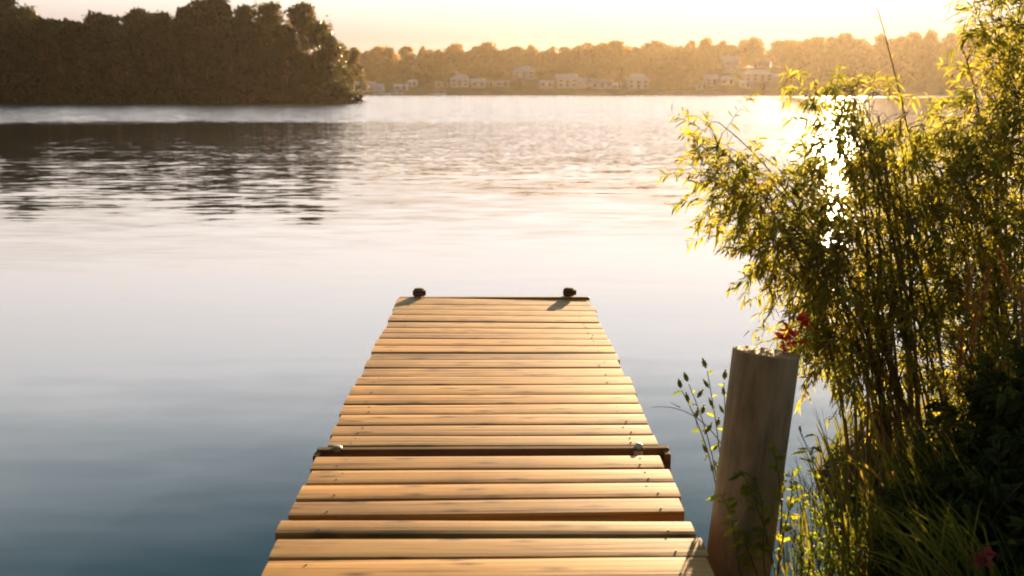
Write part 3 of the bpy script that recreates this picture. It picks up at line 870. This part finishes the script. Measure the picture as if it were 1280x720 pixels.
for row, (D_, hmin, hmax, step) in enumerate(((150.5, 6.5, 9.5, 4.6), (154.5, 8.5, 11.2, 5.2), (162, 9.5, 11.6, 5.4), (172, 9.5, 12.2, 5.6), (182, 10, 13.2, 6.5))):
    x = -108.0
    while x < -27 - row * 1.4:
        px = 640 + x / D_ * F
        hh = rnd.uniform(hmin, hmax) * (.86 if px > 370 else 1)
        xx = x + rnd.uniform(-1, 1); zb = point_h(xx, D_)
        vl = near_var if px < 320 else (near_var + warm_var)
        tree_obj('broadleaf_tree', rnd.choice(vl), (xx, D_ + rnd.uniform(-1.2, 1.2), zb - .1), rnd.uniform(0, 6.28), (hh / 14 * rnd.uniform(.85, 1.1),) * 2 + (hh / 14,), lab_in, group='trees packed inside the wooded point')
        x += step * rnd.uniform(.75, 1.25)
x = -106.0
while x < -24:
    zb = point_h(x, 147.6); s = rnd.uniform(1.0, 1.6)
    tree_obj('waterside_shrub', rnd.choice(shrub_var), (x, 147.2 + rnd.uniform(-.5, .6), min(zb, .1) - .15), rnd.uniform(0, 6.28), (s, s, s * rnd.uniform(.8, 1.1)), 'low dark shrub in the row overhanging the water along the wooded point', 'shrub', 'shrubs along the water edge of the wooded point')
    x += rnd.uniform(2.4, 3.8)
c_ = at(418, 122, 148)
tree_obj('waterside_shrub', make_tree('light_shrub', 3.4, 5, 1300, .26, M_treewarm, 0, 12), (c_.x, 148, -.15), 0, (1, 1, 1), 'pale sunlit shrub at the waterline on the tip of the wooded point', 'shrub')

# ------------------------------------------------------------------ houses on the far shore
def hill_depth(px, py):
    best, bd = 440, 9e9
    for i in range(0, 260):
        D_ = 436 + i * .25; p = at(px, py, D_); e = abs(hill_h(p.x, D_) - p.z)
        if e < bd: bd, best = e, D_
    return best
house_boxes = []
def house(px, py_base, wpx, hpx, label, wall=0, roof=0, hip=False, chim=False, wing=0, storeys=1, rz=0.0, cat='house', name='house', D_=None):
    D_ = D_ or hill_depth(px, py_base)
    b = at(px, py_base, D_); k = D_ / F
    w, h = wpx * k, hpx * k; dp = max(5.5, w * .6)
    gz = hill_h(b.x, D_); z0 = min(b.z, gz + .1)
    root = empty(name, (b.x, D_, z0), label, cat); root.rotation_euler = (0, 0, rz)
    rh = min(h * .42, 3.4); wh = h - rh
    hw, hd = w / 2, dp / 2
    m = MB(); m.box((0, 0, wh / 2 - .6), (w, dp, wh + 1.2))
    if not hip:
        for s in (-1, 1):
            m.add([(s * hw, -hd, wh), (s * hw, hd, wh), (s * hw, 0, wh + rh * .93), (s * (hw - .15), -hd, wh), (s * (hw - .15), hd, wh), (s * (hw - .15), 0, wh + rh * .93)], [(0, 1, 2), (5, 4, 3), (0, 2, 5, 3), (1, 4, 5, 2)])
    m.build('wall', M_siding[wall], root)
    ov = .45; rm = MB(); e_ = hw * .55 if hip else hw + ov
    zt = .14
    P = [(-hw - ov, -hd - ov, wh - .1), (hw + ov, -hd - ov, wh - .1), (hw + ov, hd + ov, wh - .1), (-hw - ov, hd + ov, wh - .1), (-e_, 0, wh + rh), (e_, 0, wh + rh)]
    P2 = [(x, y, z + zt) for x, y, z in P]
    fc = [(0, 1, 5, 4), (2, 3, 4, 5), (1, 2, 5), (3, 0, 4)] if hip else [(0, 1, 5, 4), (2, 3, 4, 5)]
    top = [tuple(i + 6 for i in f) for f in fc]; bot = [tuple(reversed(f)) for f in fc]
    side = [(0, 1, 7, 6), (2, 3, 9, 8), (1, 2, 8, 7), (3, 0, 6, 9)] if hip else [(0, 1, 7, 6), (2, 3, 9, 8), (1, 5, 11, 7), (5, 2, 8, 11), (3, 4, 10, 9), (4, 0, 6, 10)]
    rm.add(P + P2, top + bot + side); rf = rm.build('roof', M_roof[roof], root)
    if chim:
        c2 = MB(); c2.box((hw * .45, .6, wh + rh * .9), (.8, .8, rh * 1.1 + .8)); c2.build('chimney', M_brick, rf)
    # windows and door on the lake side
    nwin = max(2, int(w / 2.6))
    for st in range(storeys):
        zc = wh * ((st + .55) / storeys)
        for i in range(nwin):
            x = -hw + w * (i + .5) / nwin
            if st == 0 and i == nwin // 2:
                d_ = MB(); d_.box((x, -hd - .03, 1.0), (.95, .06, 2.0)); d_.build('door', M_beam, root); continue
            fr = MB(); ww = min(1.3, w / nwin * .55); hh_ = min(1.25, wh / storeys * .5)
            fr.box((x, -hd - .03, zc), (ww + .24, .06, hh_ + .24)); f_ = fr.build('window', M_white, root)
            gl = MB(); gl.box((x, -hd - .07, zc), (ww, .03, hh_)); gl.build('pane', M_glass, f_)
    if wing:
        ww, wd = w * .5, dp * .7; s = wing
        m = MB(); m.box((s * (hw + ww / 2 + .01), .2, wh * .35 - .5), (ww, wd, wh * .7 + 1.0)); wg = m.build('wing', M_siding[wall], root)
        m = MB(); cx = s * (hw + ww / 2 + .26)
        m.add([(cx - ww / 2, -wd / 2 - .2, wh * .7 + .01), (cx + ww / 2, -wd / 2 - .2, wh * .7 + .01), (cx + ww / 2, wd / 2 + .5, wh * .7 + .01), (cx - ww / 2, wd / 2 + .5, wh * .7 + .01), (cx - ww / 2, .2, wh * .7 + 1.5), (cx + ww / 2, .2, wh * .7 + 1.5)],
              [(0, 1, 5, 4), (2, 3, 4, 5), (1, 2, 5), (3, 0, 4), (3, 2, 1, 0)]); m.build('wing_roof', M_roof[roof], wg)
    house_boxes.append((px - wpx * .5 - (6 if wing else 0), px + wpx * .5 + (6 if wing else 0), D_, py_base))
house(457, 113.5, 22, 11, 'white boathouse at the left end of the far shore, close to the wooded point', 0, 1, False, wing=1)
house(502, 112, 16, 6, 'low pale cottage with long roof, second house from the left on the far shore', 0, 1)
house(516, 107, 11, 7, 'small lilac grey house just behind the low pale cottage on the far shore', 1, 1, True)
house(553, 108, 16, 6, 'low tan bungalow left of the big white hip roofed house on the far shore', 2, 0)
house(575, 108, 22, 14, 'white hip roofed house with two storeys in the left half of the far shore', 0, 1, True, True, storeys=2)
house(598, 108, 17, 9, 'long pale house touching the right side of the white hip roofed house', 0, 1)
house(628, 107.5, 16, 6, 'low grey bungalow below and left of the hilltop house', 1, 0)
house(655, 98, 26, 14, 'large hilltop house with wide hipped roof standing above its neighbours', 1, 1, True, True, storeys=2)
house(683, 108, 15, 7, 'small pale cottage below and right of the hilltop house', 0, 1)
house(709, 108.5, 24, 15, 'big white house with steep roof in the middle of the far shore', 0, 1, False, True, wing=1, storeys=2)
house(752, 110, 26, 10, 'long low white house between two taller houses right of centre on the far shore', 0, 0, False, storeys=1)
house(797, 110.5, 26, 17, 'tall pale boxy house at the right end of the row by the water', 0, 1, True, storeys=2)
house(888, 106, 15, 12, 'narrow pale house low on the slope, first of the right hand cluster', 1, 1, False, storeys=2)
house(912, 88, 18, 17, 'tall white house highest on the slope in the right hand cluster', 0, 1, False, True, storeys=2)
house(908, 105, 16, 9, 'small pale house directly below the tall white house on the slope', 0, 1, True)
house(946, 101, 34, 13, 'wide lilac grey house in the right hand cluster on the slope', 1, 1, True, wing=1, storeys=2)
house(952, 84, 16, 11, 'house half hidden by trees above the wide lilac grey house', 1, 1, False)

house(612, 107.5, 9, 6, 'tiny grey shed between the long pale house and the low grey bungalow', 1, 0, cat='shed', name='garden_shed')
house(736, 107, 13, 8, 'small white gabled house tucked against the right side of the big steep roofed house', 0, 0)
house(771, 110, 10, 6, 'small pale shed between the long low white house and the tall boxy house', 0, 1, cat='shed', name='garden_shed')
house(876, 110.5, 12, 6, 'low grey hut by the shore wall, left foot of the right hand cluster', 1, 0, cat='hut', name='lakeside_hut')
house(930, 108, 12, 7, 'small white cottage just above the shore wall below the wide lilac grey house', 0, 1)
# small boats moored off the far shore
def boat(px, py, lenm, label, rz):
    p = onz(px, py, 0); D_ = min(p.y, 429); p = at(px, py, D_)
    root = empty('motor_boat', (p.x, D_, 0), label, 'boat', None); root.rotation_euler = (0, 0, rz)
    m = MB(); st = []; n = 9
    for i in range(n):
        u = i / (n - 1); x = (u - .5) * lenm; bw_ = lenm * .17 * (1 - max(0, (u - .45) / .55) ** 2.2) + .02; sh = .75 + .35 * u
        st += [(x, -bw_, sh), (x, -bw_ * .75, .15), (x, 0, -.25), (x, bw_ * .75, .15), (x, bw_, sh)]
    fc = [(5 * i + k, 5 * i + k + 1, 5 * i + 5 + k + 1, 5 * i + 5 + k) for i in range(n - 1) for k in range(4)]
    fc += [(5 * i + 4, 5 * i, 5 * i + 5, 5 * i + 9) for i in range(n - 1)] + [(0, 1, 2, 3, 4)]
    m.add(st, fc); m.build('hull', M_white, root)
    m = MB(); m.box((-.05 * lenm, 0, 1.35), (lenm * .38, lenm * .24, 1.0), 0, .5, .15); c3 = m.build('cabin', M_white, root)
    m = MB(); m.box((-.05 * lenm, 0, 1.45), (lenm * .385, lenm * .245, .35), 0, .5, .02); m.build('windscreen', M_glass, c3)
boat(478, 119.2, 6.5, 'white motor boat lying off the boathouse at the left end of the far shore', .3)
boat(494, 119.1, 7, 'white motor boat in front of the low pale cottage on the far shore', -.2)
boat(548, 119.1, 6, 'small white motor boat in front of the low tan bungalow on the far shore', .15)

# low stone shore wall on the right part of the far shore
m = MB()
for i in range(24):
    x0 = 62 + i * 4.0; m.box((x0 + 2, 434.2 + 2.0 * nz(x0, 0, .04, 4), .55), (4.02, .9, 2.4 + .15 * nz(x0, 3, .5)), 0, rnd.random())
o = m.build('shore_wall', M_wallstone); tag(o, 'long low pale stone wall along the water at the foot of the right hand slope', 'wall')

# hill trees
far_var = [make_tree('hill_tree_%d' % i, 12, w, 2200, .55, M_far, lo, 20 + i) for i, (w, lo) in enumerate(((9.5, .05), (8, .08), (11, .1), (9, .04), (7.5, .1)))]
lab_r = 'hazy tree in the unbroken line of crowns along the top of the far hill'
lab_s = 'hazy golden tree on the wooded slope of the far shore'
def blocked(px, D_, py_top, half):
    for a, b, hd_, pyb in house_boxes:
        if D_ < hd_ + 5 and px + half > a and px - half < b and py_top < pyb - 2: return True
    return False
cnt = 0
for (D_, step, hmin, hmax, lab, grp) in ((514, 6.6, 9.5, 14.5, lab_r, 'trees along the top of the far hill'), (500, 7.6, 8.5, 14.8, lab_r, 'trees along the top of the far hill'), (491, 8.2, 8.5, 14, lab_r, 'trees along the top of the far hill'),
        (480, 8.5, 8.5, 12, lab_s, 'trees on the slope of the far shore'), (468, 9, 7, 11, lab_s, 'trees on the slope of the far shore'), (455, 9.5, 5.5, 9, lab_s, 'trees on the slope of the far shore'), (444, 9.5, 3.5, 6.5, lab_s, 'trees on the slope of the far shore')):
    x = -92.0
    while x < 300:
        d = D_ + rnd.uniform(-3, 3); h = rnd.uniform(hmin, hmax) * (.94 + .0007 * (x + 70)); zb = hill_h(x, d)
        px = 640 + x / d * F; py_top = 113.7 - (zb + h - CZ) / d * F
        wf = rnd.uniform(.75, 1.35) * h / 12
        if not blocked(px, d, py_top, 3.2 * wf * F / d) and cnt < 298:
            vi = rnd.randrange(5)
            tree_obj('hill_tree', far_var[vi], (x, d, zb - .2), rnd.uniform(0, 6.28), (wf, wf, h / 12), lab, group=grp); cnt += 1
        x += step * rnd.uniform(.7, 1.3)

# ------------------------------------------------------------------ haze
m = MB(); m.box((0, 440, 19.2), (1420, 1140, 45.0))
t = NT('evening_haze')
pv = t.n('ShaderNodeVolumePrincipled')
pv.inputs['Color'].default_value = (1.0, .80, .55, 1)
pv.inputs['Density'].default_value = .00008
pv.inputs['Anisotropy'].default_value = .62
t.l(pv.outputs[0], t.out.inputs['Volume'])
hz = m.build('haze', t.m); tag(hz, kind='stuff')

# ------------------------------------------------------------------ sky, sun, camera
w = bpy.data.worlds.new('World'); S.world = w; w.use_nodes = True
nt = w.node_tree; bg = nt.nodes['Background']
sky = nt.nodes.new('ShaderNodeTexSky'); sky.sky_type = 'NISHITA'; sky.sun_disc = False
sky.sun_elevation = SUN_EL; sky.sun_rotation = SUN_AZ
sky.air_density = 1.0; sky.dust_density = 2.5; sky.ozone_density = 1.5
EXPO = 2.3
# Nishita sky plus an added veil, its bright band shaped for the water's reflection, brighter towards the sun and bluer overhead
def wnode(typ, **kw):
    nd = nt.nodes.new(typ)
    for k, v in kw.items(): setattr(nd, k, v)
    return nd
tcw = wnode('ShaderNodeTexCoord'); sp = wnode('ShaderNodeSeparateXYZ'); nt.links.new(tcw.outputs['Generated'], sp.inputs[0])
rp = wnode('ShaderNodeValToRGB'); nt.links.new(sp.outputs[2], rp.inputs[0])
SKY = [(0.0, (.50, .435, .385)), (.05, (.56, .50, .455)), (.10, (1.25, 1.12, 1.01)), (.16, (2.25, 2.04, 1.92)), (.26, (2.75, 2.68, 2.70)), (.34, (1.75, 1.98, 2.14)), (.44, (.46, .88, 1.08)), (.60, (.35, .62, .82)), (1.0, (.22, .40, .62))]
while len(rp.color_ramp.elements) < len(SKY): rp.color_ramp.elements.new(.5)
for e, (p, c) in zip(rp.color_ramp.elements, SKY): e.position = p; e.color = (*[x / 3 for x in c], 1)
dp = wnode('ShaderNodeVectorMath', operation='DOT_PRODUCT'); nt.links.new(tcw.outputs['Generated'], dp.inputs[0]); dp.inputs[1].default_value = (math.sin(SUN_AZ), math.cos(SUN_AZ), 0)
az = wnode('ShaderNodeMapRange'); nt.links.new(dp.outputs['Value'], az.inputs['Value'])
for k, v in zip(('From Min', 'From Max', 'To Min', 'To Max'), (-.3, 1.0, .15, 1.15)): az.inputs[k].default_value = v
def wmath(op, a, b):
    nd = wnode('ShaderNodeVectorMath', operation=op)
    nt.links.new(a, nd.inputs[0])
    if op == 'SCALE':
        if isinstance(b, float): nd.inputs['Scale'].default_value = b
        else: nt.links.new(b, nd.inputs['Scale'])
    else: nt.links.new(b, nd.inputs[1])
    return nd.outputs[0]
hs = wnode('ShaderNodeHueSaturation'); hs.inputs['Saturation'].default_value = .6; nt.links.new(sky.outputs[0], hs.inputs['Color'])
veil = wmath('SCALE', wmath('SCALE', rp.outputs[0], az.outputs[0]), 3 * 10 / 2 ** EXPO)
tot_ = wmath('ADD', veil, wmath('SCALE', hs.outputs[0], .0012))
nt.links.new(tot_, bg.inputs['Color'])
bg.inputs['Strength'].default_value = .1

sl = bpy.data.lights.new('sun', 'SUN'); sl.energy = 5.0; sl.angle = R(.6); sl.color = (1.0, .70, .40)
so = bpy.data.objects.new('sun', sl); COL.objects.link(so); so.rotation_euler = (-sun_dir).to_track_quat('-Z', 'Y').to_euler(); so.location = sun_dir * 50 + Vector((0, 0, 5))

cam = bpy.data.cameras.new('camera'); co = bpy.data.objects.new('camera', cam); COL.objects.link(co)
co.location = (0, 0, CZ); co.rotation_euler = (math.pi / 2 - PITCH, 0, 0)
cam.sensor_width = 36; cam.lens = 36 * F / 1280; cam.clip_start = .05; cam.clip_end = 3000
cam.dof.use_dof = True; cam.dof.focus_distance = 5.2; cam.dof.aperture_fstop = 3.5; cam.dof.aperture_blades = 0
S.camera = co

S.view_settings.view_transform = 'Standard'; S.view_settings.look = 'None'; S.view_settings.gamma = 1; S.view_settings.exposure = EXPO
S.render.engine = 'CYCLES'
cy = S.cycles
cy.use_denoising = True; cy.max_bounces = 8; cy.diffuse_bounces = 3; cy.glossy_bounces = 4; cy.transmission_bounces = 4; cy.volume_bounces = 0
cy.sample_clamp_indirect = 6; cy.filter_width = 1.9
